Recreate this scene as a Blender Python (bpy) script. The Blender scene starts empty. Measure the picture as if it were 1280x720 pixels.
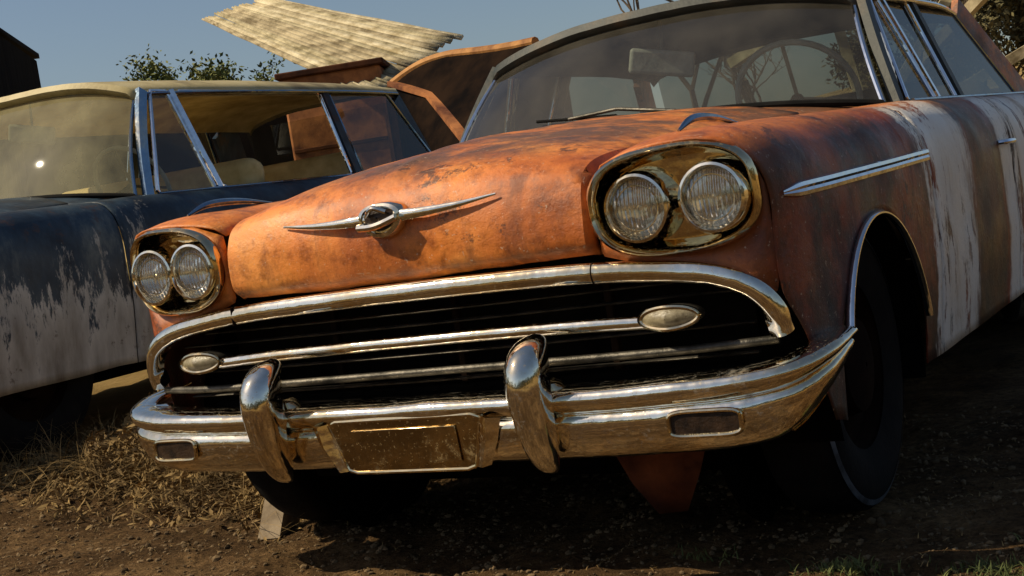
import bpy, math, random
import numpy as np
from mathutils import Vector, Matrix, noise as mn
random.seed(7)
COL=bpy.context.collection
# ------------------------------------------------------------------ node helpers
class M:
    def __init__(s,name):
        s.m=bpy.data.materials.new(name); s.m.use_nodes=True
        s.t=s.m.node_tree; s.t.nodes.clear()
        s.out=s.t.nodes.new('ShaderNodeOutputMaterial')
        s.co=s.t.nodes.new('ShaderNodeTexCoord').outputs['Object']
        s.sep=None
    def n(s,ty,**k):
        x=s.t.nodes.new(ty)
        for a,b in k.items(): setattr(x,a,b)
        return x
    def put(s,sock,v):
        if isinstance(v,bpy.types.NodeSocket): s.t.links.new(v,sock)
        else:
            if isinstance(v,tuple) and len(v)==3 and sock.type=='RGBA': v=(*v,1)
            sock.default_value=v
    def noise(s,scale,detail=5,st=(1,1,1),rough=.6,dist=0,off=(0,0,0)):
        mp=s.n('ShaderNodeMapping'); s.put(mp.inputs['Vector'],s.co); mp.inputs['Scale'].default_value=st; mp.inputs['Location'].default_value=off
        x=s.n('ShaderNodeTexNoise'); s.put(x.inputs['Vector'],mp.outputs[0]); x.inputs['Scale'].default_value=scale
        x.inputs['Detail'].default_value=min(detail,7); x.inputs['Roughness'].default_value=rough; x.inputs['Distortion'].default_value=dist
        return x.outputs['Fac']
    def ramp(s,f,stops):
        r=s.n('ShaderNodeValToRGB'); s.put(r.inputs[0],f); e=r.color_ramp.elements
        while len(e)<len(stops): e.new(.5)
        for i,(p,c) in enumerate(stops):
            if not isinstance(c,tuple): c=(c,c,c)
            e[i].position=p; e[i].color=(*c,1)
        return r.outputs['Color']
    def mix(s,f,a,b,mode='MIX'):
        x=s.n('ShaderNodeMixRGB',blend_type=mode); s.put(x.inputs[0],f); s.put(x.inputs[1],a); s.put(x.inputs[2],b); return x.outputs[0]
    def math(s,op,a,b=0.,c=None):
        x=s.n('ShaderNodeMath',operation=op); s.put(x.inputs[0],a); s.put(x.inputs[1],b)
        if c is not None: s.put(x.inputs[2],c)
        return x.outputs[0]
    def xyz(s,i):
        if not s.sep:
            s.sep=s.n('ShaderNodeSeparateXYZ'); s.put(s.sep.inputs[0],s.co)
        return s.sep.outputs[i]
    def bump(s,h,st=.3,d=.01,nrm=None):
        b=s.n('ShaderNodeBump'); s.put(b.inputs['Height'],h); b.inputs['Strength'].default_value=st; b.inputs['Distance'].default_value=d
        if nrm is not None: s.put(b.inputs['Normal'],nrm)
        return b.outputs[0]
    def bsdf(s,col,rough=.6,metal=0.,nrm=None,spec=.5):
        p=s.n('ShaderNodeBsdfPrincipled'); s.put(p.inputs['Base Color'],col); s.put(p.inputs['Roughness'],rough); s.put(p.inputs['Metallic'],metal)
        if nrm is not None: s.put(p.inputs['Normal'],nrm)
        if 'Specular IOR Level' in p.inputs: p.inputs['Specular IOR Level'].default_value=spec
        s.t.links.new(p.outputs[0],s.out.inputs[0]); return p
def sstep(m,v,a,b):
    x=m.n('ShaderNodeMapRange',interpolation_type='SMOOTHSTEP'); m.put(x.inputs[0],v); x.inputs[1].default_value=a; x.inputs[2].default_value=b; return x.outputs[0]

def mat_rust_body():
    m=M('rusty_orange_paint')
    n1=m.noise(1.9,7,rough=.66,dist=.5)
    c=m.ramp(n1,[(.28,(.20,.045,.010)),(.40,(.43,.11,.017)),(.52,(.66,.20,.032)),(.64,(.76,.30,.062)),(.78,(.58,.29,.12))])
    n2=m.noise(24,6,rough=.7); c=m.mix(.8,c,m.ramp(n2,[(.3,(.34,.28,.23)),(.50,(1,1,1)),(.72,(1.2,1.15,1.05))]),'MULTIPLY')
    n3=m.noise(10,5,st=(1,1,.15)); c=m.mix(m.math('MULTIPLY',sstep(m,n3,.55,.70),.75),c,(.15,.042,.016))
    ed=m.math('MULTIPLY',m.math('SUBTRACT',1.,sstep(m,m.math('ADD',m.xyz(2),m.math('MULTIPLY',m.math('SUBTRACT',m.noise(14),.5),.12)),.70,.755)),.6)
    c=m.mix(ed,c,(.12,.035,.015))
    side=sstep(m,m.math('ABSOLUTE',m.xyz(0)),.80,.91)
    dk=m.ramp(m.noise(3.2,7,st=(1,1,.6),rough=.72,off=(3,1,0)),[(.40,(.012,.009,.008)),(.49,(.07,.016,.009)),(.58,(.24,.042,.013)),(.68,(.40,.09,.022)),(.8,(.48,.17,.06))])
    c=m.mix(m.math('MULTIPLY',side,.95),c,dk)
    gy=m.math('MULTIPLY',sstep(m,m.xyz(2),.925,.99),sstep(m,m.noise(3.5,7,off=(5,5,5),rough=.74),.37,.58))
    c=m.mix(m.math('MULTIPLY',gy,.9),c,(.10,.055,.032))
    blk=sstep(m,m.noise(5.5,7,rough=.78,off=(9,2,4)),.575,.635); c=m.mix(m.math('MULTIPLY',blk,.8),c,(.04,.02,.014))
    scr=sstep(m,m.noise(30,4,st=(.12,1,1),off=(1,8,2),rough=.8),.66,.70); c=m.mix(m.math('MULTIPLY',scr,.5),c,(.55,.38,.24))
    wob=m.math('MULTIPLY',m.math('SUBTRACT',m.noise(3.0,7,st=(1,1,.35),rough=.72),.5),.5)
    y=m.math('ADD',m.xyz(1),wob)
    b1=m.math('MULTIPLY',sstep(m,y,1.14,1.17),m.math('SUBTRACT',1.,sstep(m,y,1.60,1.68)))
    b2=sstep(m,y,2.10,2.16)
    w=m.math('MULTIPLY',m.math('MAXIMUM',b1,b2),side)
    w=m.math('MULTIPLY',w,m.math('SUBTRACT',1.,sstep(m,m.noise(8,7,rough=.8,st=(1,1,.3)),.53,.60)))
    wc=m.ramp(m.noise(6,7,st=(1,1,.25),rough=.7),[(.32,(.42,.31,.20)),(.45,(.78,.72,.62)),(.7,(.86,.83,.76))])
    c=m.mix(w,c,wc)
    olive=m.math('MULTIPLY',m.math('MULTIPLY',sstep(m,y,1.64,1.72),m.math('SUBTRACT',1.,sstep(m,y,2.0,2.1))),m.math('MULTIPLY',side,.7))
    c=m.mix(olive,c,(.10,.07,.035))
    sp=sstep(m,m.noise(95,3),.65,.71); c=m.mix(m.math('MULTIPLY',sp,.5),c,(.62,.5,.38))
    rg=m.ramp(m.noise(6,6),[(.3,.32),(.7,.66)])
    nb=m.bump(m.noise(55,6,rough=.75),.55,.005); nb=m.bump(m.noise(4,3),.25,.02,nb)
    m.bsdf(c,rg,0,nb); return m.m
def mat_blue_body():
    m=M('weathered_navy_paint')
    n1=m.noise(3.5,7,rough=.72,st=(1,1,.5))
    c=m.ramp(n1,[(.33,(.003,.006,.011)),(.47,(.007,.018,.032)),(.58,(.022,.045,.068)),(.68,(.10,.12,.12)),(.8,(.24,.23,.2))])
    wob=m.math('MULTIPLY',m.math('SUBTRACT',m.noise(5,7,st=(1,1,.28),rough=.78),.5),2.4)
    z=m.math('ADD',m.xyz(2),wob)
    f=m.math('MULTIPLY',m.math('SUBTRACT',1.,sstep(m,z,.50,.64)),.9)
    f=m.math('MULTIPLY',f,sstep(m,m.math('ABSOLUTE',m.xyz(0)),.80,.9))
    c=m.mix(f,c,m.ramp(m.noise(5,6,st=(1,1,.3)),[(.3,(.22,.18,.13)),(.55,(.70,.65,.55))]))
    r=sstep(m,m.noise(6,7,rough=.75,off=(2,2,2)),.57,.65); c=m.mix(m.math('MULTIPLY',r,.75),c,(.07,.03,.015))
    m.bsdf(c,m.ramp(m.noise(5),[(.3,.35),(.7,.7)]),0,m.bump(m.noise(50,5),.35,.004)); return m.m
def mat_roof(name,a,b,cc):
    m=M(name); c=m.ramp(m.noise(3,7,rough=.7),[(.35,a),(.52,b),(.7,cc)])
    m.bsdf(c,.55,0,m.bump(m.noise(60,5),.3,.004),.3); return m.m
def mat_chrome(name='aged_chrome',dirt=.5,tint=(.88,.82,.69),base_r=0.):
    m=M(name)
    d=sstep(m,m.noise(8,7,rough=.78,dist=.3),.62-.1*dirt,.76-.1*dirt)
    pit=sstep(m,m.noise(120,4),.58,.67)
    d2=m.math('MAXIMUM',m.math('MULTIPLY',d,dirt),m.math('MULTIPLY',pit,.5*dirt))
    c=m.mix(d2,tint,(.20,.12,.05))
    c=m.mix(m.math('MULTIPLY',sstep(m,m.noise(3.5,6,rough=.7),.42,.60),.6*min(1,dirt*2)),c,(.70,.51,.24))
    r=m.math('ADD',m.math('ADD',m.math('MULTIPLY',d2,.45),m.math('MULTIPLY',m.noise(30,5),.08)),base_r)
    nb=m.bump(m.noise(7,3),.30,.02); nb=m.bump(m.noise(160,3),.06,.002,nb)
    m.bsdf(c,r,m.math('SUBTRACT',1.,m.math('MULTIPLY',d2,.6)),nb); return m.m
def mat_simple(name,a,b,rough=.7,scale=8,metal=0.,bs=.3,st=(1,1,1),spec=.3):
    m=M(name); m.bsdf(m.ramp(m.noise(scale,6,st=st),[(.35,a),(.65,b)]),rough,metal,m.bump(m.noise(scale*6,5,st=st),bs,.006),spec); return m.m
def mat_glass(name,tint=(.55,.6,.58),dust=.12,flute=0,gl=.0,dustcol=(.5,.45,.36),refl=1.):
    m=M(name)
    tr=m.n('ShaderNodeBsdfTransparent'); m.put(tr.inputs[0],tint)
    g=m.n('ShaderNodeBsdfGlossy'); g.inputs['Roughness'].default_value=.03; g.inputs[0].default_value=(1,1,1,1)
    fr=m.n('ShaderNodeLayerWeight')
    if flute:
        w=m.n('ShaderNodeTexWave',wave_type='BANDS',bands_direction='X'); m.put(w.inputs['Vector'],m.co); w.inputs['Scale'].default_value=flute; w.inputs['Distortion'].default_value=.6
        nb=m.bump(w.outputs['Fac'],1.,.005); m.put(g.inputs['Normal'],nb); m.put(fr.inputs['Normal'],nb); g.inputs['Roughness'].default_value=.10
    f=m.math('ADD',m.math('MULTIPLY',m.math('POWER',fr.outputs['Facing'],4.),.8*refl),.045+gl)
    a=m.n('ShaderNodeMixShader'); m.put(a.inputs[0],f); m.put(a.inputs[1],tr.outputs[0]); m.put(a.inputs[2],g.outputs[0])
    df=m.n('ShaderNodeBsdfDiffuse'); m.put(df.inputs[0],dustcol)
    b=m.n('ShaderNodeMixShader'); m.put(b.inputs[0],m.math('MULTIPLY',m.ramp(m.noise(3.5,6,st=(1,1,.6),rough=.62),[(.35,.35),(.72,1.0)]),dust))
    m.put(b.inputs[1],a.outputs[0]); m.put(b.inputs[2],df.outputs[0]); m.t.links.new(b.outputs[0],m.out.inputs[0]); return m.m
RUST=mat_rust_body(); NAVY=mat_blue_body(); CHROME=mat_chrome(); CHROME2=mat_chrome('tarnished_chrome',.75,(.68,.55,.34)); CHROMEC=mat_chrome('clean_chrome',.12,(.82,.84,.87)); CHROMED=mat_chrome('dark_blued_chrome',.3,(.22,.30,.38),.12); PLATE=mat_chrome('dark_tarnished_plate',.6,(.34,.25,.13),.12)
ROOF1=mat_roof('dark_roof_paint',(.012,.016,.016),(.035,.04,.036),(.12,.085,.05)); ROOF2=mat_roof('cream_roof_paint',(.20,.15,.065),(.42,.34,.16),(.5,.42,.23))
BLACK=mat_simple('flat_black',(.003,.003,.003),(.008,.007,.006),1.,spec=.03); RUBBER=mat_simple('tire_rubber',(.004,.004,.004),(.010,.009,.008),.9,12,spec=.15)  # even near-black for cavities, underbody and dark cabin parts; dark tire rubber
GREYM=mat_simple('dull_grille_metal',(.03,.028,.023),(.10,.09,.075),.45,20,.7); TIRELIT=mat_simple('tire_edge_light',(.02,.025,.03),(.10,.12,.14),.6,14); MIRR=mat_simple('pale_mirror_back',(.25,.25,.22),(.5,.5,.45),.5,10)
SCRUST=mat_simple('scrap_rust',(.10,.03,.012),(.42,.16,.05),.8,5); SPL=mat_simple('splash_panel_rust',(.05,.014,.008),(.26,.08,.03),.85,7); BROWNR=mat_simple('dark_scrap_rust',(.03,.013,.009),(.12,.045,.02),.9,4,spec=.1); DRK=mat_simple('black_brown_metal',(.004,.003,.003),(.018,.010,.006),1.,5,spec=.04); LIP=mat_simple('yellow_rust',(.20,.08,.02),(.50,.24,.07),.7,6)
SEAT=mat_simple('old_seat_vinyl',(.10,.075,.045),(.24,.18,.11),.7,6); SEAT2=mat_simple('tan_seat_vinyl',(.42,.30,.11),(.7,.55,.26),.7,6)
GLASS=mat_glass('dusty_windshield_glass',(.64,.68,.64),.10,refl=.8); GLASSS=mat_glass('side_window_glass',(.35,.38,.36),.10,refl=.5); GLASS2=mat_glass('dirty_pale_glass',(.60,.61,.48),.42,dustcol=(.5,.45,.26),refl=.5); GLASS3=mat_glass('clear_side_glass',(.8,.8,.7),.07,dustcol=(.5,.44,.26),refl=.5); GLASSL=mat_glass('lamp_lens_glass',(.90,.90,.86),.16,30,.16,(.62,.60,.52))
REFL=mat_chrome('lamp_reflector',.2,(.80,.79,.74)); AMBER=mat_simple('dark_amber_lens',(.010,.006,.004),(.04,.022,.012),.35,30)
LENSY=mat_simple('cloudy_turn_lens',(.14,.11,.06),(.34,.29,.18),.22,40,spec=.5)
# ------------------------------------------------------------------ geometry helpers
def obj(name,v,f,mat,par=None,ang=40,solid=0,subs=0):
    me=bpy.data.meshes.new(name); me.from_pydata([tuple(map(float,p)) for p in v],[],f); me.update()
    o=bpy.data.objects.new(name,me); COL.objects.link(o)
    if mat: me.materials.append(mat)
    me.polygons.foreach_set('use_smooth',[True]*len(me.polygons))
    try: me.set_sharp_from_angle(angle=math.radians(ang))
    except Exception: pass
    if par: o.parent=par
    if solid:
        q=o.modifiers.new('s','SOLIDIFY'); q.thickness=solid; q.offset=0
    return o
def empty(name,loc=(0,0,0),rz=0,sc=1):
    e=bpy.data.objects.new(name,None); COL.objects.link(e); e.location=loc; e.rotation_euler=(0,0,rz); e.scale=(sc,)*3; e.empty_display_size=.2; return e
def gridf(nr,nc,cr=False,cc=False,off=0):
    f=[]
    for i in range(nr if cr else nr-1):
        for j in range(nc if cc else nc-1):
            f.append((off+i*nc+j,off+((i+1)%nr)*nc+j,off+((i+1)%nr)*nc+(j+1)%nc,off+i*nc+(j+1)%nc))
    return f
def grid(name,rows,mat,par=None,cr=False,cc=False,solid=0,caps=False,ang=40):
    nr=len(rows);nc=len(rows[0]); v=[p for r in rows for p in r]; f=gridf(nr,nc,cr,cc)
    if caps: f.append(tuple(range(nc))[::-1]); f.append(tuple((nr-1)*nc+j for j in range(nc)))
    return obj(name,v,f,mat,par,ang,solid)
def cat(pts,n,closed=False):
    P=np.array(pts,float); k=len(P); out=[]
    segs=k if closed else k-1
    for i in range(segs):
        if closed: a,b,c,d=P[(i-1)%k],P[i],P[(i+1)%k],P[(i+2)%k]
        else: a=P[i-1] if i>0 else 2*P[0]-P[1]; b=P[i]; c=P[i+1]; d=P[i+2] if i+2<k else 2*P[-1]-P[-2]
        for j in range(n):
            t=j/n; out.append(.5*((2*b)+(c-a)*t+(2*a-5*b+4*c-d)*t*t+(3*b-a-3*c+d)*t**3))
    if not closed: out.append(P[-1])
    return np.array(out)
def sweep(name,path,prof,mat,par=None,closed=False,up=(0,0,1),scale=None,caps=True,ang=40):
    P=np.array(path,float); n=len(P); U=np.array(up,float); rows=[]
    for i in range(n):
        if closed: t=P[(i+1)%n]-P[i-1]
        else: t=P[min(i+1,n-1)]-P[max(i-1,0)]
        t/=np.linalg.norm(t)+1e-12; s=np.cross(t,U); s/=np.linalg.norm(s)+1e-12; u=np.cross(s,t)
        k=scale[i] if scale is not None else 1
        rows.append([P[i]+k*a*s+k*b*u for a,b in prof])
    return grid(name,rows,mat,par,cr=closed,cc=True,caps=(caps and not closed),ang=ang)
def circ(r,n=10,ry=None): 
    ry=r if ry is None else ry
    return [(r*math.cos(2*math.pi*i/n),ry*math.sin(2*math.pi*i/n)) for i in range(n)]
def tube(name,path,r,mat,par=None,closed=False,n=8,up=(0,0,1),scale=None): return sweep(name,path,circ(r,n),mat,par,closed,up,scale)
def lathe(name,c,prof,mat,par=None,seg=40,axis='y'):
    rows=[]
    for r,h in prof:
        row=[]
        for i in range(seg):
            a=2*math.pi*i/seg
            if axis=='y': row.append((c[0]+r*math.cos(a),c[1]+h,c[2]+r*math.sin(a)))
            elif axis=='x': row.append((c[0]+h,c[1]+r*math.cos(a),c[2]+r*math.sin(a)))
            else: row.append((c[0]+r*math.cos(a),c[1]+r*math.sin(a),c[2]+h))
        rows.append(row)
    return grid(name,rows,mat,par,cc=True,ang=50)
def box(name,c,s,mat,par=None,bev=.005,rot=(0,0,0),seg=2):
    R=Matrix.Rotation(rot[2],3,'Z')@Matrix.Rotation(rot[1],3,'Y')@Matrix.Rotation(rot[0],3,'X')
    v=[Vector(c)+R@Vector((sx*s[0]/2,sy*s[1]/2,sz*s[2]/2)) for sx in(-1,1) for sy in(-1,1) for sz in(-1,1)]
    f=[(0,1,3,2),(4,6,7,5),(0,4,5,1),(2,3,7,6),(0,2,6,4),(1,5,7,3)]
    o=obj(name,v,f,mat,par,30)
    if bev: b=o.modifiers.new('b','BEVEL'); b.width=bev; b.segments=seg
    return o
def dent(p,a=.004,sc=3.):
    return a*mn.noise(Vector((p[0]*sc,p[1]*sc,p[2]*sc)))+a*.4*mn.noise(Vector((p[0]*9,p[1]*9,p[2]*9)))
def herm(us,V,u):
    us=np.array(us); V=np.array(V,float); i=int(np.clip(np.searchsorted(us,u)-1,0,len(us)-2))
    h=us[i+1]-us[i]; t=(u-us[i])/h
    def sl(k):
        if k==0: return (V[1]-V[0])/(us[1]-us[0])
        if k==len(us)-1: return (V[-1]-V[-2])/(us[-1]-us[-2])
        a=(V[k]-V[k-1])/(us[k]-us[k-1]); b=(V[k+1]-V[k])/(us[k+1]-us[k]); 
        return np.where(a*b>0,2*a*b/(a+b+1e-12),0)
    m0,m1=sl(i)*h,sl(i+1)*h
    return (2*t**3-3*t*t+1)*V[i]+(t**3-2*t*t+t)*m0+(-2*t**3+3*t*t)*V[i+1]+(t**3-t*t)*m1
# ------------------------------------------------------------------ car
WY,WZ,WR=.68,.355,.345; RY=3.75
def st(y,a,b,c,d,e,f,low=.945):
    return [(a[0],y,a[1]),(b[0],y,b[1]),(c[0],y,c[1]),(d[0],y,d[1]),(e[0],y,e[1]),(f[0],y,f[1]),(low,y,.70),(low,y,.6),(low-.002,y,.5),(low-.03,y,.27)]
US=[0,.2,.45,.9,1.3,1.55,2.5,3.4,4.0,4.9]
ST=[
[(.525,.10,.880),(.56,.08,.906),(.68,.058,.924),(.80,.072,.917),(.866,.115,.865),(.882,.14,.79),(.876,.145,.70),(.878,.15,.60),(.90,.19,.50),(.925,.24,.31)],
[(.525,.22,.893),(.57,.19,.925),(.69,.175,.944),(.82,.185,.932),(.888,.205,.87),(.905,.22,.79),(.905,.225,.70),(.91,.235,.60),(.918,.26,.50),(.925,.29,.30)],
st(.45,(.53,.902),(.58,.936),(.70,.952),(.83,.935),(.902,.872),(.925,.79),.93),
st(.9,(.565,.915),(.62,.948),(.73,.960),(.85,.942),(.915,.878),(.937,.79),.94),
st(1.3,(.60,.935),(.66,.957),(.76,.965),(.865,.948),(.922,.882),(.942,.79)),
st(1.55,(.775,.955),(.79,.962),(.82,.966),(.87,.95),(.924,.884),(.944,.79)),
st(2.5,(.775,.955),(.79,.962),(.82,.966),(.875,.95),(.926,.884),(.946,.79)),
st(3.4,(.775,.955),(.79,.962),(.82,.966),(.875,.95),(.926,.884),(.946,.79)),
st(4.0,(.68,.94),(.72,.955),(.79,.962),(.87,.945),(.92,.88),(.94,.79)),
st(4.9,(.62,.88),(.66,.90),(.73,.91),(.80,.895),(.85,.83),(.87,.75),.87)]
def zb(y,arch):
    if arch and abs(y-WY)<WR: return WZ+math.sqrt(WR*WR-(y-WY)**2)
    if abs(y-RY)<WR-.03: return WZ+math.sqrt((WR-.03)**2-(y-RY)**2)-.03
    return .28
def section(u,s,arch,n=30):
    ctrl=[herm(US,[S[k] for S in ST],u) for k in range(10)]
    C=cat(ctrl,10); out=[C[0]]
    for p in C[1:]:
        if p[2]<zb(p[1],arch) and p[0]>.85:
            q=out[-1]; z=zb(p[1],arch); t=(q[2]-z)/(q[2]-p[2]+1e-9); t=min(max(t,0.),1.); out.append(q+(p-q)*t); break
        out.append(p)
    C=np.array(out); d=np.concatenate([[0],np.cumsum(np.linalg.norm(np.diff(C,axis=0),axis=1))]); tt=np.linspace(0,d[-1],n)
    R=np.stack([np.interp(tt,d,C[:,k]) for k in range(3)],1)
    for p in R:
        dd=dent(p,.006); p[0]+=dd*(1 if abs(p[0])>.85 else 0); p[2]+=dd
        p[0]*=s
    return R
def usamp(a,b,arch):
    base=list(np.arange(a,b,.045))+[b]
    ex=[]
    cs=([(WY,WR)] if arch else [])+[(RY,WR-.03)]
    for c,r in cs:
        for e in np.linspace(0,math.pi,33): ex.append(c-r*.9995*math.cos(e))
        ex+= [c-r-.0005,c+r+.0005]
    return sorted(set([round(x,5) for x in base]+[round(x,5) for x in ex if a<x<b]))
PC=(.697,.812)
def podloop(k=1.,kz=1.,dy=0,n=72,s=1):
    L=[]
    for i in range(n):
        a=2*math.pi*i/n; c,si=math.cos(a),math.sin(a); e=2/2.7
        x=PC[0]+k*.172*abs(c)**e*(1 if c>0 else -1); z=PC[1]+kz*.108*abs(si)**e*(1 if si>0 else -1)
        z+=.012*(x-PC[0])/.172*(0.5 if si>0 else -.2)
        y=.052+.06*max(0,(x-.60)/.27)**1.6+(.92-z)*.10+dy
        L.append((s*x,y,z))
    return L
def build_car(root,paint,roofm,seatm,glassm,sideglass,arch=True,wagon=False):
    P=root; DZ=.125 if wagon else 0.
    for s in(1,-1):
        for nm,a,b in(('front_fender',0,1.192),('front_door',1.2,2.30),('rear_door',2.308,3.22),('rear_quarter',3.228,4.9)):
            if wagon:
                if nm=='front_door': b=3.22
                if nm=='rear_door': continue
            rows=[section(u,s,arch) for u in usamp(a,b,arch)]
            grid(nm,rows,paint,P,solid=.004)
        oc=[(0,.880,.14,.81),(30,.866,.115,.868),(60,.80,.074,.916),(90,.70,.06,.925),(120,.60,.07,.915),(150,.526,.09,.882),(180,.518,.09,.81),(208,.518,.09,.715),(240,.60,.088,.69),(268,.70,.09,.672),(290,.78,.105,.64),(308,.845,.125,.585),(322,.874,.148,.60),(340,.877,.145,.70)]
        A=[o[0] for o in oc]+[360]
        V=[o[1:] for o in oc]+[oc[0][1:]]
        inner=podloop(1.0,1.0,.006)
        rows=[[],[],[]]
        for i in range(72):
            a=i*5.; q=np.array([np.interp(a,A,[v[k] for v in V]) for k in range(3)]); p=np.array(inner[i])
            for j,t in enumerate((0,.5,1)): w=p+(q-p)*t; rows[j].append((s*w[0],w[1],w[2]))
        grid('headlight_panel',rows,paint,P,cc=True,solid=.003)
        rim=[]
        for k,dy in((1.02,.006),(1.035,-.006),(1.02,-.018),(.985,-.024),(.955,-.018),(.93,-.004),(.915,.010),(.90,.03),(.86,.055)):
            rim.append(podloop(k,1+(k-1)*1.5,dy,s=s))
        grid('headlight_pod',rim,CHROME2,P,cc=True)
        back=podloop(.86,.79,.055,s=s); obj('pod_back',back,[tuple(range(72))],CHROME2,P)
        for x in(.624,.783):
            c=(s*x,.070+.02*(x>.7),.805)
            lathe('lamp_bezel',c,[(.060,.02),(.059,.004),(.0615,-.006),(.066,-.014),(.0715,-.012),(.0755,.0),(.0765,.02),(.078,.065)],CHROME,P)
            lathe('lamp_reflector',c,[(.0595*t,.008+.045*(1-t*t)) for t in np.linspace(1,.02,12)],REFL,P)
            lathe('lamp_bulb',c,[(.001,.004),(.006,.005),(.011,.012),(.012,.03),(.008,.05)],CHROME2,P,20)
            lathe('lamp_lens',c,[(.0605*t,-.014*(1-t*t)+.003) for t in np.linspace(1,.01,10)],GLASSL,P)
            tube('lens_ring',[(c[0]+.047*math.cos(a),c[1]-.004,c[2]+.047*math.sin(a)) for a in np.linspace(0,2*math.pi,40,endpoint=False)],.0014,REFL,P,closed=True,n=6,up=(0,1,0))
        c=(s*.657,.060,.573)
        el=[(c[0]+.066*math.cos(a),c[1]+.012*abs(math.cos(a)),c[2]+.023*math.sin(a)) for a in np.linspace(0,2*math.pi,40,endpoint=False)]
        tube('turn_signal_bezel',el,.0055,CHROME2,P,closed=True,up=(0,1,0))
        rows=[[(c[0]+t*.064*math.cos(a),c[1]-.014*(1-t*t)+.012*t*abs(math.cos(a)),c[2]+t*.021*math.sin(a)) for a in np.linspace(0,2*math.pi,40,endpoint=False)] for t in(1,.85,.6,.3,.02)]
        grid('turn_signal_lens',rows,LENSY,P,cc=True)
        rows=[[(c[0]+k*.070*math.cos(a),c[1]+.004+dy,c[2]+k*.027*math.sin(a)) for a in np.linspace(0,2*math.pi,40,endpoint=False)] for k,dy in((1,0.),(.9,.05),(.4,.10))]
        grid('turn_signal_housing',rows,GREYM,P,cc=True)
        ys=np.linspace(.10,1.19,24); path=[]
        for y in ys:
            R=section(y,1,False,60); z=.790+.018*(y-.1); k=int(np.argmin(np.abs(R[6:,2]-z)))+6; path.append((s*(R[k][0]+.003),max(y,R[k][1]),z))
        prof=[(0,-.017),(.007,-.014),(.009,-.006),(.006,0),(.009,.006),(.007,.014),(0,.017),(-.01,0)]
        pr=prof if s>0 else [(-a,b) for a,b in prof]
        sc=[min(1,.35+i*.25) for i in range(24)]
        if arch: sweep('side_spear',path,pr,CHROMEC,P,scale=sc)
        if arch: tube('fender_sight',cat([(s*.70,.16,.950),(s*.70,.24,.972),(s*.70,.36,.972),(s*.70,.50,.956)],8),.010,CHROMED,P,scale=[.3+.7*math.sin(math.pi*i/24)for i in range(25)])
        if arch:
            L=[]
            for a in np.linspace(.36,math.pi-.15,50):
                L.append((s*.940,WY-WR*math.cos(a),WZ+WR*math.sin(a)))
            sweep('wheel_arch_trim',L,[(.006*math.cos(t)*s,.010*math.sin(t)) for t in np.linspace(0,2*math.pi,10,endpoint=False)],CHROMEC,P,up=(1,0,0))
        for wy,fr in((WY,1),(RY,0)):
            rows=[[(s*x,wy-(WR+.03)*math.cos(a),WZ+(WR+.03)*math.sin(a)) for a in np.linspace(-.3,math.pi+.3,30)] for x in(.905,.60)]
            grid('wheel_house',rows,BLACK,P)
            rows=[[(s*.60,wy+r*math.cos(a),WZ+r*math.sin(a)) for a in np.linspace(0,2*math.pi,30,endpoint=False)] for r in(WR+.03,.01)]
            grid('wheel_house_wall',rows,BLACK,P,cc=True)
            cx=.775
            tp=[(.20,-.07),(.24,-.088),(.29,-.092),(.325,-.082),(.343,-.062),(.347,-.02),(.347,.02),(.343,.062),(.325,.082),(.29,.092),(.24,.088),(.20,.07)]
            lathe('wheel_tire',(s*cx,wy,.348),tp,RUBBER,P,56,'x')
            if arch: lathe('wheel_edge_light',(s*cx,wy,.348),[(.318,s*.0868),(.324,s*.0850),(.331,s*.0815)],TIRELIT,P,56,'x')  # paler ring paints the sunlit edge of the tire into the color
            lathe('wheel_rim',(s*cx,wy,.348),[(.212,s*.075),(.20,s*.060),(.185,s*.03),(.12,s*.045),(.11,s*.075),(.06,s*.088),(.005,s*.09)],DRK,P,40,'x')
            lathe('wheel_back',(s*cx,wy,.348),[(.21,-s*.07),(.01,-s*.05)],DRK,P,30,'x')
    # hood
    K=[(.095,.708,.088,.716,.508),(.064,.732,.062,.742,.510),(.052,.80,.062,.795,.512),(.060,.86,.074,.847,.512),(.090,.918,.104,.886,.512),(.17,.962,.18,.908,.515),(.36,.998,.38,.922,.522),(.8,1.030,.8,.942,.555),(1.36,1.052,1.31,.965,.592)]
    KK=cat(K,9); rows=[]
    SS=sorted(set(list(np.linspace(-.97,.97,45))+[-1,-.99,.99,1]))
    for k in KK:
        r=[]
        for q in SS:
            a=abs(q); b=a**2.3; y=k[0]+(k[2]-k[0])*b; z=k[1]+(k[3]-k[1])*b+.008
            pk=math.exp(-(q/.05)**2)*.006; z+=pk if y>.1 else 0
            if a>.975: z-=.004+.03*(a-.975)/.025*(1 if y>.1 else 0); y+=(.03*(a-.975)/.025 if y<=.11 else 0)
            d=dent((q,y,z),.010,2.5); r.append((q*k[4],y-d*.6,z+d*.6))
        rows.append(r)
    grid('hood',rows,paint,P,solid=.004,ang=50)
    if arch:
        for s in(1,-1):
            L=cat([(s*.040,.040,.866),(s*.11,.036,.866),(s*.20,.044,.870),(s*.30,.056,.880)],8)
            sweep('emblem_wing',L,[(.008*math.cos(t),.012*math.sin(t)) for t in np.linspace(0,2*math.pi,10,endpoint=False)],CHROME,P,scale=[1.25,1.2,1.15]+[1.1-.95*(i/22)**1.2 for i in range(22)])
        for k,(r0,r1,m_) in enumerate(((.064,.042,CHROME),(.046,.028,AMBER))):
            rows=[]
            for t,dy in((1,.02),(1,-.004),(.92,-.014),(.75,-.018),(.72,-.012 if k==0 else -.02),(.05,-.012 if k==0 else -.024)):
                rows.append([(t*r0*math.cos(a),.045+dy,.868+t*r1*math.sin(a)*(1-.18*math.sin(a))) for a in np.linspace(0,2*math.pi,32,endpoint=False)])
            grid('emblem_badge',rows,m_,P,cc=True)
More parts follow.
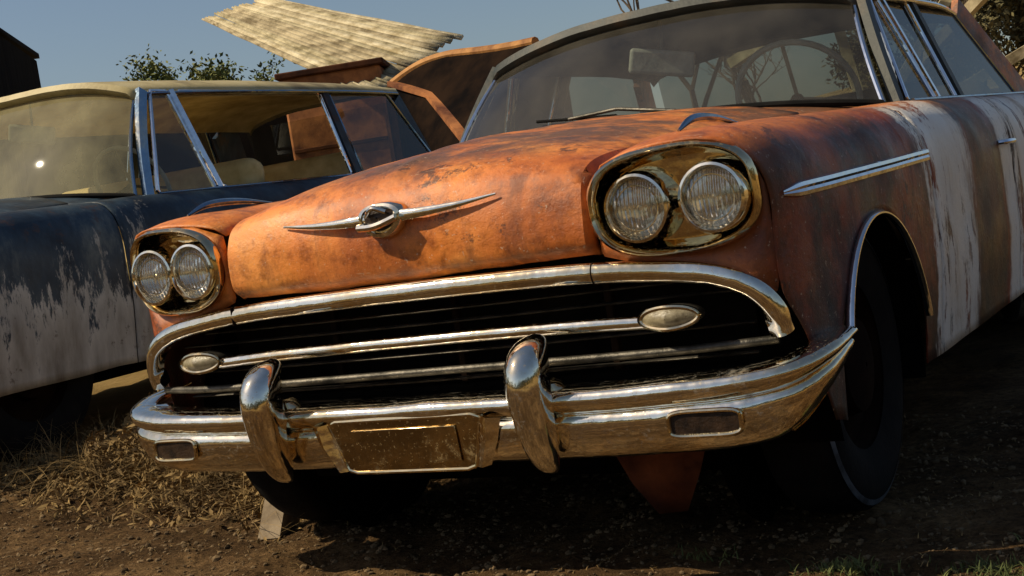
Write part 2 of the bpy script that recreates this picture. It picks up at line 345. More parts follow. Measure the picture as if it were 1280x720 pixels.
        tube('emblem_swoosh',cat([(-.054,.020,.850),(0,.012,.850),(.054,.020,.864)],6),.009,CHROME,P)
        tube('emblem_crest',cat([(-.026,.018,.874),(0,.010,.890),(.030,.018,.878)],6),.006,CHROME,P)
    B=[(-.875,.135,.515),(-.868,.118,.565),(-.83,.100,.617),(-.75,.088,.652),(-.62,.076,.672),(-.45,.066,.684),(-.2,.060,.689),(0,.058,.690)]
    B=B+[(-x,y,z) for x,y,z in B[-2::-1]]
    path=cat(B,8)
    prof=cat([(-.02,.021),(.004,.023),(.016,.016),(.021,0),(.016,-.016),(.004,-.023),(-.02,-.021)],4)
    sweep('grille_surround',path,[tuple(p) for p in prof],CHROME,P)
    for s in(1,-1): sweep('surround_joint',[(s*.503,.069,.681),(s*.506,.069,.681)],[(a*1.06,b*1.06) for a,b in prof],DRK,P)
    pr=[tuple(p) for p in cat([(-.012,.010),(.004,.012),(.012,0),(.004,-.012),(-.012,-.010)],3)]
    sweep('grille_bar',cat([(-.60,.085,.565),(-.4,.072,.572),(0,.066,.575),(.4,.072,.572),(.60,.085,.565)],8),[(a,b*1.15) for a,b in pr],CHROME,P)
    sweep('lower_grille_bar',cat([(-.86,.14,.50),(-.6,.10,.498),(0,.085,.500),(.6,.10,.498),(.86,.14,.50)],8),[(a*.8,b*.75) for a,b in pr],GREYM,P)
    for z in(.636,.606,.535,.472):
        w=.80 if z<.62 else .72
        sweep('grille_slat',cat([(-w,.18,z),(0,.135,z),(w,.18,z)],12),[(a*.9,b*.3) for a,b in pr],GREYM,P)
    for x in(-.28,.08,.48): box('grille_post',(x,.165,.56),(.018,.02,.20),DRK,P,.003)
    box('radiator_core',(0,.33,.55),(1.5,.02,.34),BLACK,P,0)
    box('engine_bay',(0,.83,.53),(1.12,.98,.62),BLACK,P,0)
    box('chassis',(0,2.6,.33),(1.16,4.5,.26),BLACK,P,.01)
    box('lower_valance',(0,.22,.36),(1.5,.05,.18),BLACK,P,.01)
    box('front_crossmember',(0,.62,.22),(1.1,.30,.14),BLACK,P,.02)
    half=[(0,0,.447,.292),(.25,.0,.447,.292),(.5,.004,.449,.292),(.70,.012,.453,.294),(.80,.022,.458,.300),(.88,.042,.466,.315),(.93,.078,.474,.338),(.958,.135,.483,.370),(.967,.20,.490,.398),(.968,.285,.497,.428)]
    full=[(-a,b,c,d) for a,b,c,d in half[:0:-1]]+half
    Q=cat(full,9); pf=cat([(-.10,.97),(-.045,1.0),(-.015,.99),(.004,.945),(.011,.87),(.009,.79),(.0,.71),(-.010,.665),(-.006,.62),(.0,.55),(-.001,.40),(-.010,.22),(-.026,.07),(-.05,0),(-.10,-.02)],3)
    rows=[]
    for i in range(len(Q)):
        t=Q[min(i+1,len(Q)-1)]-Q[max(i-1,0)]; nx,ny=t[1],-t[0]; l=math.hypot(nx,ny); nx/=l; ny/=l
        x,y,zt,zl=Q[i]; dd=dent((x,y,0),.006,5)
        rows.append([(x+nx*((o if o>-.04 else o*.6 if abs(x)>.9 else o)+dd),y+ny*((o if o>-.04 else o*.6 if abs(x)>.9 else o)+dd),zl+h*(zt-zl)+dd*.5) for o,h in pf])
    grid('front_bumper',rows,CHROME,P,solid=.004,ang=60)
    for s in(1,-1):
        gz_=[(.272,.004,.008,.010),(.282,-.008,.020,.022),(.31,-.022,.031,.036),(.36,-.036,.038,.048),(.42,-.044,.043,.056),(.47,-.046,.046,.060),(.51,-.040,.046,.058),(.54,-.026,.042,.052),(.56,-.008,.032,.040),(.570,.004,.016,.022),(.573,.01,.003,.004)]
        G=cat(gz_,4); rows=[[(s*.368+g[2]*math.cos(a),g[1]+g[3]*math.sin(a)*(1 if math.sin(a)<0 else .9),g[0]) for a in np.linspace(0,2*math.pi,36,endpoint=False)] for g in G]
        grid('bumper_guard',rows,CHROME,P,cc=True,ang=70)
        rows=[[(s*.368+.046*k*math.cos(a),.035+.03*math.sin(a),z) for a in np.linspace(0,2*math.pi,24,endpoint=False)] for z,k in((.43,1.2),(.45,1.0),(.462,.7),(.468,.05))]
        grid('guard_base',rows,CHROME2,P,cc=True)
        cx,cy,cz=s*.73,.006,.362; L=[]
        for i in range(48):
            a=2*math.pi*i/48; c_,s_=math.cos(a),math.sin(a); e=2/5
            L.append((cx+.076*abs(c_)**e*(1 if c_>0 else -1),cy+.006*c_*s,cz+.0255*abs(s_)**e*(1 if s_>0 else -1)))
        tube('fog_lamp_frame',L,.005,CHROME2,P,closed=True,up=(0,1,0))
        v=[(a,b+.001,c) for a,b,c in L]; obj('fog_lamp_lens',v,[tuple(range(48))],AMBER,P)
    tz,bz=.412,.288
    L=[(-.215,-.008,tz),(.215,-.008,tz),(.175,.004,bz),(-.175,.004,bz)]
    LL=[]
    for i in range(4):
        a=np.array(L[i]);b=np.array(L[(i+1)%4])
        for t in(.06,.3,.5,.7,.94): LL.append(a+(b-a)*t)
    tube('plate_frame',LL,.0055,CHROME2,P,closed=True,up=(0,1,0))
    obj('plate_backing',[(a,b-.003,c) for a,b,c in L],[(0,1,2,3)],PLATE,P)
    box('license_plate',(0,-.009,.348),(.29,.003,.085),PLATE,P,.004,rot=(.09,0,0))
    for s in(1,-1):
        rows=[[(s*(x),y,z) for x,y,z in r] for r in([(.205,-.008,.41),(.235,-.024,.405),(.262,-.006,.40)],[(.20,-.008,.36),(.225,-.022,.355),(.245,-.004,.35)],[(.178,.002,.292),(.198,-.010,.292),(.215,.004,.295)])]
        grid('plate_shield',rows,CHROME,P,ang=20)
    rows=[]
    for t in np.linspace(0,1,8):
        r=[]
        for q in np.linspace(-1,1,33):
            hx=.60+.17*t; yf=1.37-.05*q*q; yb=1.40+.24*abs(q)**3.2; y=yf+(yb-yf)*t
            r.append((q*hx,y,1.038-.075*abs(q)**2.2+.004*t))
        rows.append(r)
    grid('cowl',rows,paint,P,solid=.003)
    def base(q): return np.array((.76*q,1.40+.13*abs(q)**3.2,1.042-.070*abs(q)**2.2))
    yt=1.74
    def top(q): return np.array((.645*q,yt-.02+.05*abs(q)**3,1.386-.078*abs(q)**2.4+DZ))
    rows=[]
    for t in np.linspace(0,1,12):
        rows.append([base(q)*(1-t)+top(q)*t+np.array((0,-.03*math.sin(math.pi*t),0)) for q in np.linspace(-1,1,41)])
    grid('windshield',rows,glassm,P)
    tube('windshield_base_trim',[base(q) for q in np.linspace(-1,1,41)],.011,RUBBER,P)
    tube('windshield_top_trim',[top(q) for q in np.linspace(-1,1,41)],.010,CHROMED,P)
    for s in(1,-1):
        sd=[r[-1] if s>0 else r[0] for r in rows]; tube('windshield_side_trim',sd,.009,CHROMEC if arch else CHROMED,P,up=(1,0,0))
        a0,a1=np.array((s*.788,1.575,.955)),np.array((s*.664,1.79,1.325+DZ))
        sweep('a_pillar',[a0+(a1-a0)*t+np.array((0,-.02*math.sin(math.pi*t),0)) for t in np.linspace(0,1,8)],[(-.018,-.024),(.008,-.024),(.014,0),(.008,.024),(-.018,.024)],roofm if arch else CHROMED,P,up=(0,1,0))
    y0,y1=1.70,(4.35 if wagon else 3.10)
    rows=[]
    for t in list(np.linspace(0,1,30)):
        y=y0+(y1-y0)*t; r=[]
        hw=.69-.02*(2*t-1)**2; ze=1.338-.012*(1-t)**6+DZ; cr=.094-.010*(1-t)**4-.03*t**3+(.010 if wagon else 0); zt=-.02*max(0,(t-.6)/.4)**2*(1.0 if wagon else 1.6)
        for q in np.linspace(-1,1,37):
            a=abs(q); yy=y+.06*a**3*(1-t)**2
            z=ze+zt+cr*(1-a**(3.2 if wagon else 2.4))-(.022*((a-.94)/.06) if a>.94 else 0)
            r.append((q*hw,yy,z+dent((q,yy,0),.004,2)))
        if t==0: rows.append([(a*.985,b+.012,c-.042) for a,b,c in r]); rows.append([(a*.995,b-.012,c-.020) for a,b,c in r])
        rows.append(r)
    last=rows[-1]; rows.append([(a*.985,b+.02,c-.03) for a,b,c in last])
    grid('roof',rows,roofm,P,solid=.012,ang=50)
    rows=[[(a*.97,b,c-.014) for a,b,c in r] for r in rows[2:-1]]
    grid('headliner',rows,BLACK if not wagon else SEAT2,P,ang=50)
    for s in(1,-1):
        dr=[(s*(.695-.02*(2*t-1)**2),y0+.08+(y1-y0-.08)*t,1.320+DZ-.012*(1-t)**6-(.02 if wagon else .032)*max(0,(t-.6)/.4)**2) for t in np.linspace(0,1,24)]
        tube('drip_rail',dr,.009,CHROMEC if arch else CHROMED,P)
        def pil(nm,yb_,yt_,w,m_,ztop=1.325):
            a0,a1=np.array((s*.812,yb_,.955)),np.array((s*.675,yt_,ztop+DZ))
            sweep(nm,[a0+(a1-a0)*t for t in np.linspace(0,1,5)],[(-w,-.014),(w,-.014),(w,.014),(-w,.014)],m_,P,up=(1,0,0))
        if wagon:
            pil('vent_window_frame',2.055,1.975,.016,CHROMEC)
            pil('c_pillar',3.27,3.26,.030,paint); pil('d_pillar',4.42,4.10,.13,paint)
            gl=[(1.62,1.84,2.03,1.95),(2.08,2.0,3.22,3.22),(3.33,3.31,4.22,3.92)]
        else:
            pil('vent_window_frame',1.98,1.93,.010,CHROMEC)
            pil('b_pillar',2.30,2.33,.030,roofm)
            pil('c_pillar',3.42,3.02,.07,paint,1.31)
            gl=[(1.62,1.84,1.965,1.92),(2.0,1.955,2.26,2.29),(2.34,2.37,3.33,2.95)]
        for k,(b0,t0,b1,t1) in enumerate(gl):
            zt_=1.32+DZ
            Q4=[(s*.808,b0,.962),(s*.672,t0,zt_),(s*.672,t1,zt_),(s*.808,b1,.962)]
            if not(wagon and k==1): obj('side_glass',Q4,[(0,1,2,3)],sideglass,P)
            LL=[]
            for i in range(4):
                a=np.array(Q4[i]);b=np.array(Q4[(i+1)%4])
                for t in(.04,.5,.96): LL.append(a+(b-a)*t)
            tube('window_frame',LL,.008 if arch else .011,CHROMEC if k<2 else CHROMED,P,closed=True,up=(1,0,0))
        tube('belt_trim',[(s*.822,y,.968) for y in np.linspace(1.62,(4.5 if wagon else 3.4),20)],.007,CHROMED,P)
    if wagon:
        Q4=[(-.68,4.35,1.30+DZ),(.68,4.35,1.30+DZ),(.78,4.62,.95),(-.78,4.62,.95)]
        obj('tailgate_glass',Q4,[(0,1,2,3)],sideglass,P); d0=4.6
    else:
        rows=[[( q*(.64+.14*t),3.12+.42*t+.10*(1-q*q)*t,1.365-.05*q*q-.385*t) for q in np.linspace(-1,1,21)] for t in np.linspace(0,1,6)]
        grid('backlight',rows,sideglass,P); d0=3.5
    rows=[[(q*(.77-.16*t),d0+(4.9-d0)*t+.05*(1-q*q)*t,.957-.07*t+.03*(1-q*q)) for q in np.linspace(-1,1,21)] for t in np.linspace(0,1,10)]
    grid('trunk_lid',rows,paint,P,solid=.004)
    rows=[[(q*(.87-.25*t),4.905+.05*(1-q*q),.30+.60*t) for q in np.linspace(-1,1,15)] for t in(0,.3,.6,1)]
    grid('tail_panel',rows,paint,P)
    sweep('rear_bumper',cat([(-.9,4.8,.42),(-.85,4.98,.42),(0,5.05,.42),(.85,4.98,.42),(.9,4.8,.42)],6),[(-.02,-.06),(.02,-.04),(.025,0),(.02,.04),(-.02,.06)],CHROME,P)
    box('dashboard',(0,1.66,.92),(1.4,.24,.12),BLACK,P,.04)
    box('cabin_floor',(0,2.6,.47),(1.62,2.1,.04),BLACK,P,0)
    for y in(2.52,3.45):
        box('seat_back',(0,y,.80),(1.36,.16,.52+DZ),seatm,P,.07,rot=(-.2,0,0),seg=4); box('seat_cushion',(0,y-.30,.60),(1.36,.5,.18),seatm,P,.06,seg=4)
    c=np.array((.36,1.98,1.045)); ax=np.array((0,math.cos(.45),math.sin(.45))); e1=np.array((1,0,0)); e2=np.cross(ax,e1)
    tube('steering_wheel',[c+.205*(math.cos(a)*e1+math.sin(a)*e2) for a in np.linspace(0,2*math.pi,40,endpoint=False)],.011,MIRR,P,closed=True,up=tuple(ax))
    for a in(.2,math.pi-.2,-math.pi/2): tube('steering_spoke',[c,c+.2*(math.cos(a)*e1+math.sin(a)*e2)],.007,SEAT,P,up=tuple(ax))
    tube('steering_column',[c,np.array((.36,1.62,.88))],.022,BLACK,P)
    box('rear_view_mirror',(-.02,1.78,1.235+DZ),(.22,.025,.085),MIRR,P,.020,rot=(.1,.22,.5),seg=4); tube('mirror_stem',[(-.02,1.79,1.26+DZ),(-.01,1.79,1.38+DZ)],.006,GREYM,P)
    if arch:
        for a,b in(((-.30,1.375,1.045),(-.72,1.44,1.02)),((.18,1.37,1.05),(-.20,1.40,1.085))):
            a=np.array(a);b=np.array(b); tube('wiper_arm',[a,a+(b-a)*.5+np.array((0,-.02,.02)),b],.006,GREYM,P); d=(b-a); tube('wiper_blade',[b-d*.45+np.array((0,.004,.0)),b+d*.35+np.array((0,.02,.0))],.005,RUBBER,P)
        for y in(2.12,3.05): tube('door_handle',cat([(.948,y,.80),(.975,y+.02,.80),(.975,y+.13,.80),(.948,y+.15,.80)],4),.008,CHROMEC,P)
car=empty('rusty_sedan')
build_car(car,RUST,ROOF1,SEAT,GLASS,GLASSS)
v=[(.375,.24,.30),(.62,.28,.30),(.56,.33,.19),(.50,.36,.088),(.43,.35,.085),(.40,.30,.17)]
obj('splash_panel',v,[(0,1,2,3,4,5)],SPL,car,solid=.006)
car2=empty('navy_station_wagon',(-3.64,.48,.10),math.radians(4.5),1.08)
build_car(car2,NAVY,ROOF2,SEAT2,GLASS2,GLASS3,arch=False,wagon=True)
ck=empty('wheel_chock',(-.93,.55,0),.3)
obj('chock_block',[(-.035,-.07,-.01),(.035,-.07,-.01),(.035,.09,-.01),(-.035,.09,-.01),(-.035,.05,.12),(.035,.05,.12),(.035,.09,.12),(-.035,.09,.12)],[(0,1,2,3),(4,5,6,7),(0,1,5,4),(2,3,7,6),(0,4,7,3),(1,2,6,5)],mat_simple('chock_wood',(.12,.085,.05),(.30,.23,.15),.85,10),ck,20)

# ------------------------------------------------------------------ ground
def sm(a,b,x): t=min(max((x-a)/(b-a),0),1); return t*t*(3-2*t)
def gz(x,y):
    r=math.hypot(x,y-1)
    z=.030*mn.noise(Vector((x*1.3,y*1.3,0)))+.020*mn.noise(Vector((x*5,y*5,3)))+.012*mn.noise(Vector((x*16,y*16,7)))
    z+=.11*sm(-1.7,-2.8,x)*(1-sm(8,14,r))
    z+=.12*math.exp(-((x+1.65)**2/.35+(y-1.15)**2/.08))
    if r>12: z+=.25*sm(12,25,r)*mn.noise(Vector((x*.08,y*.08,1)))
    if r>50: z+=sm(50,260,r)*(9+7*mn.noise(Vector((x*.012,y*.012,5))))  # unseen hills all round, added for a dark horizon band in reflections
    return z-.01
n=250; a_,b_=.50,7.2
cs=[a_*math.sinh(b_*t) for t in np.linspace(-1,1,n)]
v=[(x-.3,y+.4,gz(x-.3,y+.4)) for y in cs for x in cs]
m=M('dirt_ground')
c=m.ramp(m.noise(2.2,7,rough=.72),[(.3,(.045,.028,.013)),(.5,(.13,.08,.038)),(.68,(.30,.195,.095))])
c=m.mix(.8,c,m.ramp(m.noise(38,6,rough=.8),[(.35,(.2,.18,.16)),(.6,(1.3,1.2,1.1))]),'MULTIPLY')
far=sstep(m,m.math('ADD',m.math('ABSOLUTE',m.xyz(0)),m.math('ABSOLUTE',m.xyz(1))),3.5,9)
c=m.mix(far,c,m.ramp(m.noise(.35,7,rough=.75),[(.35,(.09,.065,.024)),(.5,(.30,.20,.075)),(.65,(.45,.31,.13))]))
nb=m.bump(m.noise(45,6,rough=.8),1.,.03); nb=m.bump(m.noise(9,6),.8,.06,nb)
m.bsdf(c,1.,0,nb,.08); obj('ground',v,gridf(n,n),m.m,ang=180)
ico=[(0,0,-1),(.72,-.53,-.45),(-.28,-.85,-.45),(-.89,0,-.45),(-.28,.85,-.45),(.72,.53,-.45),(.28,-.85,.45),(-.72,-.53,.45),(-.72,.53,.45),(.28,.85,.45),(.89,0,.45),(0,0,1)]
icf=[(0,1,2),(1,0,5),(0,2,3),(0,3,4),(0,4,5),(1,5,10),(2,1,6),(3,2,7),(4,3,8),(5,4,9),(1,10,6),(2,6,7),(3,7,8),(4,8,9),(5,9,10),(6,10,11),(7,6,11),(8,7,11),(9,8,11),(10,9,11)]
v=[];f=[]
for i in range(16000):
    x=random.uniform(-2.9,1.9); y=random.uniform(-.6,1.8); r=.003+.009*random.random()**4
    if i<20: r=random.uniform(.012,.022)
    z=gz(x,y)+r*.1; o=len(v); sx,sy,sz=[random.uniform(.6,1.3) for _ in range(3)]
    for p in ico:
        k=random.uniform(.8,1.15); v.append((x+p[0]*r*sx*k,y+p[1]*r*sy*k,z+p[2]*r*sz*.7*k))
    f+=[(a+o,b+o,c_+o) for a,b,c_ in icf]
GRAV=mat_simple('gravel_stone',(.05,.033,.018),(.22,.15,.08),.95,6,spec=.1); obj('gravel',v,f,GRAV,ang=20)
def blades(name,spots,mat,par=None):
    v=[];f=[]
    for (x,y,z,h,lean,w,az) in spots:
        o=len(v); dx,dy=math.cos(az),math.sin(az); px,py=-dy,dx
        for k in range(5):
            t=k/4; l=lean*t*t*h; hh=h*t*(1-.35*lean*t); ww=w*(1-t)**.7+.0003
            for sgn in(-1,1): v.append((x+dx*l+px*ww*sgn,y+dy*l+py*ww*sgn,z+hh))
        for k in range(4): f.append((o+2*k,o+2*k+1,o+2*k+3,o+2*k+2))
    return obj(name,v,f,mat,par,180)
STRAW=mat_simple('dry_straw',(.09,.055,.02),(.34,.22,.08),.85,5); GREEN=mat_simple('weed_green',(.05,.065,.018),(.14,.15,.04),.8,6)
rnd=random.Random(4); v=[];f=[]
for i in range(24000):
    t=rnd.random(); x=-2.5+1.65*t+rnd.gauss(0,.10); y=1.18-.15*t+rnd.gauss(0,.17); hh=.20*math.exp(-((x+1.65)/.7)**2-((y-1.12)/.25)**2)+.015
    hh*=1+1.2*mn.noise(Vector((x*9,y*9,0)))
    z=gz(x,y)+rnd.uniform(0,1)*hh; L=rnd.uniform(.006,.026); W=L*rnd.uniform(.08,.4)
    a=Vector((rnd.uniform(-1,1),rnd.uniform(-1,1),rnd.uniform(-.6,.8))).normalized(); b=a.orthogonal().normalized(); q=a.cross(b); b=(b*math.cos(i)+q*math.sin(i)); o=len(v); c0=Vector((x,y,z))
    v+=[c0-a*L,c0+b*W+q*W*.4,c0+a*L,c0-b*W+q*W*.4]; f+=[(o,o+1,o+2),(o,o+2,o+3)]
obj('dry_leaf_heap',v,f,STRAW,None,180)
sp=[]
for i in range(3400):
    t=random.random(); x=-2.6+1.8*t+random.gauss(0,.12); y=1.2-.12*t+random.gauss(0,.18); h=random.uniform(.05,.26)
    sp.append((x,y,gz(x,y)-.005,h,random.uniform(.3,2.4),random.uniform(.0008,.0020),random.uniform(0,6.28)))
blades('dry_weeds',sp,STRAW)
sp=[]
for i in range(5000):
    x=random.uniform(-3.0,2.0); y=random.uniform(-.6,1.8); sp.append((x,y,gz(x,y),random.uniform(.006,.018),random.uniform(1.,2.8),.0012,random.uniform(0,6.28)))
blades('straw_litter',sp,STRAW)
sp=[]
for cx,cy,k in((.89,.24,200),(1.2,.27,260),(1.32,.45,120),(.55,.30,50),(1.6,.9,120)):
    for i in range(k):
        x=cx+random.gauss(0,.05);y=cy+random.gauss(0,.035); sp.append((x,y,gz(x,y)-.003,random.uniform(.012,.035),random.uniform(.2,1.4),.0018,random.uniform(0,6.28)))
blades('green_weeds',sp,GREEN)

# ------------------------------------------------------------------ background objects
def planks(name,A,B,C,D,nb,mats,thick=.03,gap=.004,warp=.05,jag=.0,cor=False):
    A,B,C,D=map(np.array,(A,B,C,D)); e=empty(name); nrm=np.cross(B-A,D-A); nrm=nrm/np.linalg.norm(nrm)
    for i in range(nb):
        t0,t1=i/nb+gap,(i+1)/nb-gap; s0=random.uniform(0,jag); s1=1-random.uniform(0,jag); rows=[]; off=random.uniform(-warp,warp)*.3; tw=random.uniform(-warp,warp)
        for k in range(9):
            u=s0+(s1-s0)*k/8; p0=(A+(B-A)*t0)*(1-u)+(D+(C-D)*t0)*u; p1=(A+(B-A)*t1)*(1-u)+(D+(C-D)*t1)*u
            w=nrm*(off+tw*(u-.5)**2*2+.01*mn.noise(Vector((i*3.1,u*6,0))))
            rows.append([p0+w,p0*.5+p1*.5+w+nrm*(.02 if cor else .003),p1+w])
        grid('board',rows,random.choice(mats),e,solid=thick,ang=20)
    return e
PL=[mat_simple('weathered_board_%d'%i,a,b,.85,5,st=(1,1,1),bs=.8) for i,(a,b) in enumerate((((.20,.16,.08),(.58,.49,.30)),((.32,.25,.13),(.66,.57,.38)),((.16,.12,.06),(.50,.41,.25))))]
rp=planks('collapsed_roof',(-7.80,8.20,3.19),(-7.56,9.02,3.38),(-4.45,7.87,2.33),(-4.25,6.05,1.77),17,PL,.02,.0015,.035,.05,True)
for i,(x,y,z) in enumerate(((-4.6,6.7,1.80),(-4.8,7.6,2.1))): tube('support_post',[(x,y,-.1),(x,y,z)],.06,BROWNR,rp,up=(1,0,0))
for t in(.55,.88):
    a=np.array((-7.72,8.30,3.14))*(1-t)+np.array((-4.31,6.15,1.70))*t; b=np.array((-7.56,8.99,3.28))*(1-t)+np.array((-4.45,7.87,2.22))*t
    tube('rafter',[a+(b-a)*.05,a+(b-a)*.9],.035,BROWNR,rp)
tube('roof_post',[(-6.2,8.5,-.1),(-6.2,8.5,2.78)],.05,DRK,rp,up=(1,0,0))
hp=empty('detached_car_hood')
T=np.array; P1,P2,P3,P4,P5=T((-3.02,4.54,1.68)),T((-2.25,4.48,1.82)),T((-1.78,4.16,1.72)),T((-1.70,3.50,1.10)),T((-2.35,3.9,1.12))
rows=[]
for u in np.linspace(0,1,14):
    a=P1*(1-u)+P2*u if u<.65 else (P1*.35+P2*.65)*(1-(u-.65)/.35)+P3*((u-.65)/.35); b=P5*(1-u)+P4*u
    rows.append([a*(1-w)+b*w+T((-.10,.12,.06))*math.sin(math.pi*w)+T((0,0,.03))*math.sin(u*5) for w in np.linspace(0,1,10)])
grid('hood_skin',rows,DRK,hp,solid=.02)
edge=[r[0] for r in rows]; tube('hood_lip',edge,.028,LIP,hp)
sweep('hood_brace',[rows[0][0],rows[4][4],rows[9][9]],[(-.04,-.015),(.04,-.015),(.04,.015),(-.04,.015)],SCRUST,hp)
box('hood_prop_crate',(-2.0,4.35,.55),(.8,.8,1.2),BROWNR,hp,.02,rot=(0,0,.1))
cab=empty('rusty_metal_cabinet'); box('cabinet_body',(-5.0,6.6,1.04),(.8,.55,2.1),SCRUST,cab,.02,rot=(0,0,.5)); box('cabinet_top',(-5.0,6.6,2.11),(.88,.62,.05),BROWNR,cab,.01,rot=(0,0,.5))
for dz in(.5,1.0,1.5): box('cabinet_shelf_line',(-4.87,6.36,dz),(.76,.03,.03),BROWNR,cab,.004,rot=(0,0,.5))
DW=mat_simple('dark_weathered_wood',(.006,.005,.005),(.016,.013,.011),1.,5,st=(1,1,.2),spec=.05)
sh=empty('wooden_shed',(-9.05,6.25,0),math.radians(40))
for i in range(22):
    box('wall_board',(-.1-i*.2,0,1.75),(.197,.03,3.5+random.uniform(-.02,.02)),DW,sh,.004); box('side_board',(.0,.12+i*.2,1.75),(.03,.197,3.5),DW,sh,.004)
grid('shed_roof',[[(-4.5,-.03,3.53),(.03,-.03,3.53)],[(-4.5,4.6,3.58),(.03,4.6,3.58)]],DW,sh,solid=.06)
fe=empty('board_fence')
for i in range(60):
    t=i/59; x=-8.9+4.4*t; y=6.7+2.9*t; box('fence_board',(x,y,1.10),(.094,.02,2.40+random.uniform(-.05,.02)),DW,fe,.002,rot=(0,random.uniform(-.005,.005),.583))
BARK=mat_simple('bark',(.05,.035,.022),(.15,.11,.075),.95,6); LEAF=mat_simple('yellow_green_leaves',(.06,.085,.018),(.22,.21,.05),.7,1.5); LEAF2=mat_simple('dry_olive_leaves',(.06,.055,.022),(.17,.14,.06),.8,1.5)
def tree(name,base,h,spread,leafm,nl,ls,depth=4,seed=1,flat=1.):
    rnd=random.Random(seed); e=empty(name); tv=[];tf=[];tips=[]
    def limb(p,d,L,r,k):
        n_=4; pts=[p]
        for i in range(n_):
            d=(d+Vector((rnd.uniform(-.22,.22),rnd.uniform(-.22,.22),rnd.uniform(-.08,.18)))).normalized(); p=p+d*L/n_; pts.append(p)
        o=len(tv)
        for i,q in enumerate(pts):
            rr=r*(1-.45*i/n_); a=d.orthogonal().normalized(); b=d.cross(a)
            for j in range(5): an=j*2*math.pi/5; tv.append(q+a*rr*math.cos(an)+b*rr*math.sin(an))
        for i in range(n_):
            for j in range(5): tf.append((o+i*5+j,o+i*5+(j+1)%5,o+(i+1)*5+(j+1)%5,o+(i+1)*5+j))
        if k<=1: tips.extend(pts[1:])
        if k>0:
            for i in range(rnd.choice((3,4))):
                nd=(d+Vector((rnd.uniform(-1,1)*spread,rnd.uniform(-1,1)*spread,rnd.uniform(-.3,.6)*flat))).normalized()
                limb(pts[rnd.choice((2,3,4))],nd,L*rnd.uniform(.55,.8),r*.55,k-1)
    limb(Vector(base),Vector((0,0,1)),h*.42,h*.016,depth)
    obj('trunk_and_limbs',tv,tf,BARK,e)
    if nl:
        v=[];f=[]
        for i in range(nl):
            c=rnd.choice(tips)+Vector((rnd.gauss(0,ls*2.2),rnd.gauss(0,ls*2.2),rnd.gauss(0,ls*2))); a=Vector((rnd.uniform(-1,1),rnd.uniform(-1,1),rnd.uniform(-1,1))).normalized(); b=a.orthogonal().normalized(); s=ls*rnd.uniform(.5,1.3); o=len(v)
            v+=[c-a*s,c+b*s*.45,c+a*s,c-b*s*.45]; f.append((o,o+1,o+2,o+3))
        obj('leaves',v,f,leafm,e,180)
    return e
tree('leafy_shrub',(-9.2,10.2,0),3.45,.8,LEAF,15000,.034,4,3)
tree('leafy_shrub',(-10.5,10.4,0),3.45,.8,LEAF,15000,.034,4,5)
tree('bare_tree',(-6.3,17.5,0),5.0,.8,LEAF2,100,.03,5,11)
tree('bare_tree',(-5.4,18.5,0),5.2,.9,LEAF2,100,.03,5,31)
tree('dry_tree',(-2.2,17.5,0),3.4,1.0,LEAF2,9000,.05,4,8)
tree('dry_tree',(-1.0,18.5,0),3.4,1.0,LEAF2,9000,.05,4,9)
tree('dry_tree',(-3.6,19,0),3.0,1.0,LEAF2,7000,.05,4,12)
tree('bare_tree',(-1.9,15.5,0),4.0,.8,LEAF2,100,.03,5,21)
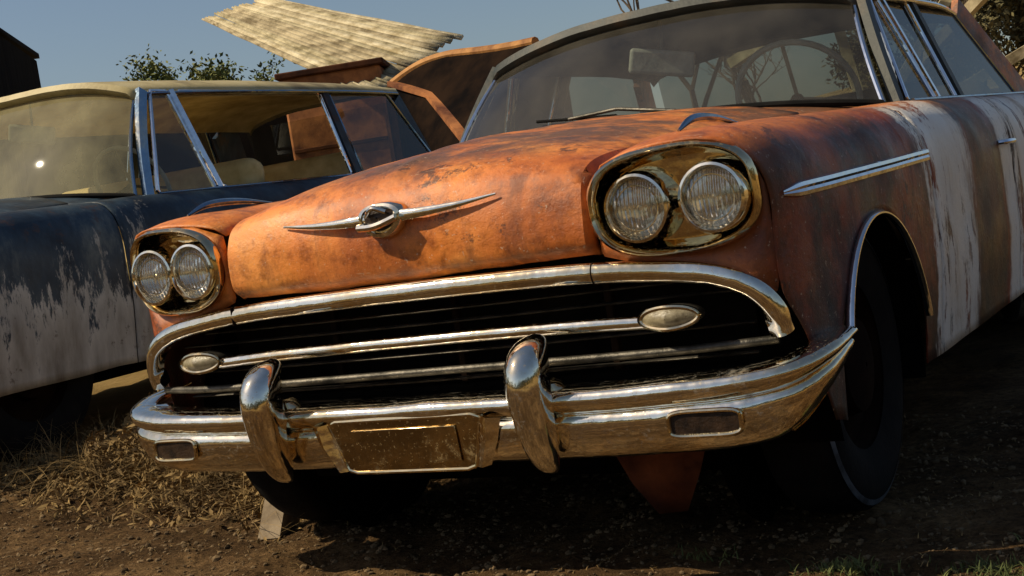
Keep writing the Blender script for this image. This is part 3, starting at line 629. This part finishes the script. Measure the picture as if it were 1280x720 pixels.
# unseen far line of trees, added to reflect a dark band in the chrome
rnd=random.Random(9); v=[];f=[]
for i in range(11000):
    an=math.radians(rnd.uniform(150,395)); rr=rnd.uniform(30,38); H=4.5+3.5*mn.noise(Vector((an*6,0,3)))+1.5*mn.noise(Vector((an*25,1,3)))
    c0=Vector((rr*math.cos(an),rr*math.sin(an),rnd.random()**.8*H)); s=rnd.uniform(.2,.55)
    a=Vector((rnd.uniform(-1,1),rnd.uniform(-1,1),rnd.uniform(-1,1))).normalized(); b=a.orthogonal().normalized(); o=len(v)
    v+=[c0-a*s,c0+b*s*.6,c0+a*s,c0-b*s*.6]; f.append((o,o+1,o+2,o+3))
obj('added_tree_line',v,f,mat_simple('dark_foliage',(.02,.025,.008),(.07,.07,.025),.9,.5),None,180)
lp=empty('lumber_pile',(-.95,0,0))
for a,b in(((-2.4,11.2,1.9),(-.2,11.0,2.7)),((-1.6,11.6,.8),(.6,11.2,2.4)),((-1.0,11.4,.3),(-1.3,11.3,2.3)),((-.9,10.9,.9),(.9,11.6,1.7)),((-2.6,11.8,.4),(.8,12.0,1.3)),((-1.6,11.0,.2),(.4,11.7,3.0))):
    sweep('beam',[a,b],[(-.07,-.05),(.07,-.05),(.07,.05),(-.07,.05)],random.choice(PL[:1]+[BROWNR,PL[2]]),lp)
box('lumber_stack',(-.6,11.9,.6),(3.0,1.0,1.2),BROWNR,lp,.03,rot=(0,0,.1))

# ------------------------------------------------------------------ light, world, camera
S=Vector((-.56,-.44,.72)).normalized(); el=math.asin(S.z); az=math.atan2(S.x,S.y)
sl=bpy.data.lights.new('sun','SUN'); sl.energy=5.0; sl.angle=math.radians(.5); sl.color=(1,.86,.62)
so=bpy.data.objects.new('sun',sl); COL.objects.link(so); so.rotation_euler=S.to_track_quat('Z','Y').to_euler()
w=bpy.data.worlds.new('World'); bpy.context.scene.world=w; w.use_nodes=True; nt=w.node_tree
sk=nt.nodes.new('ShaderNodeTexSky'); sk.sky_type='NISHITA'; sk.sun_disc=False; sk.sun_elevation=el; sk.sun_rotation=az%(2*math.pi); sk.dust_density=1.6; sk.air_density=1.0; sk.ozone_density=1.4
bg=nt.nodes['Background']; nt.links.new(sk.outputs[0],bg.inputs[0]); bg.inputs[1].default_value=.08
Rr=Vector((.8513,.5017,-.1538)).normalized(); F=Vector((-.5153,.8546,-.0644)).normalized()
Up=Rr.cross(F).normalized(); Rr=F.cross(Up).normalized()
cam=bpy.data.cameras.new('camera'); cam.lens=48.14; cam.sensor_width=36; cam.clip_end=2000; cam.clip_start=.05
co=bpy.data.objects.new('camera',cam); COL.objects.link(co)
co.matrix_world=Matrix((( Rr.x,Up.x,-F.x,1.840),(Rr.y,Up.y,-F.y,-2.491),(Rr.z,Up.z,-F.z,.864),(0,0,0,1)))
bpy.context.scene.camera=co
sc=bpy.context.scene; sc.view_settings.view_transform='Standard'; sc.view_settings.look='None'; sc.view_settings.exposure=0
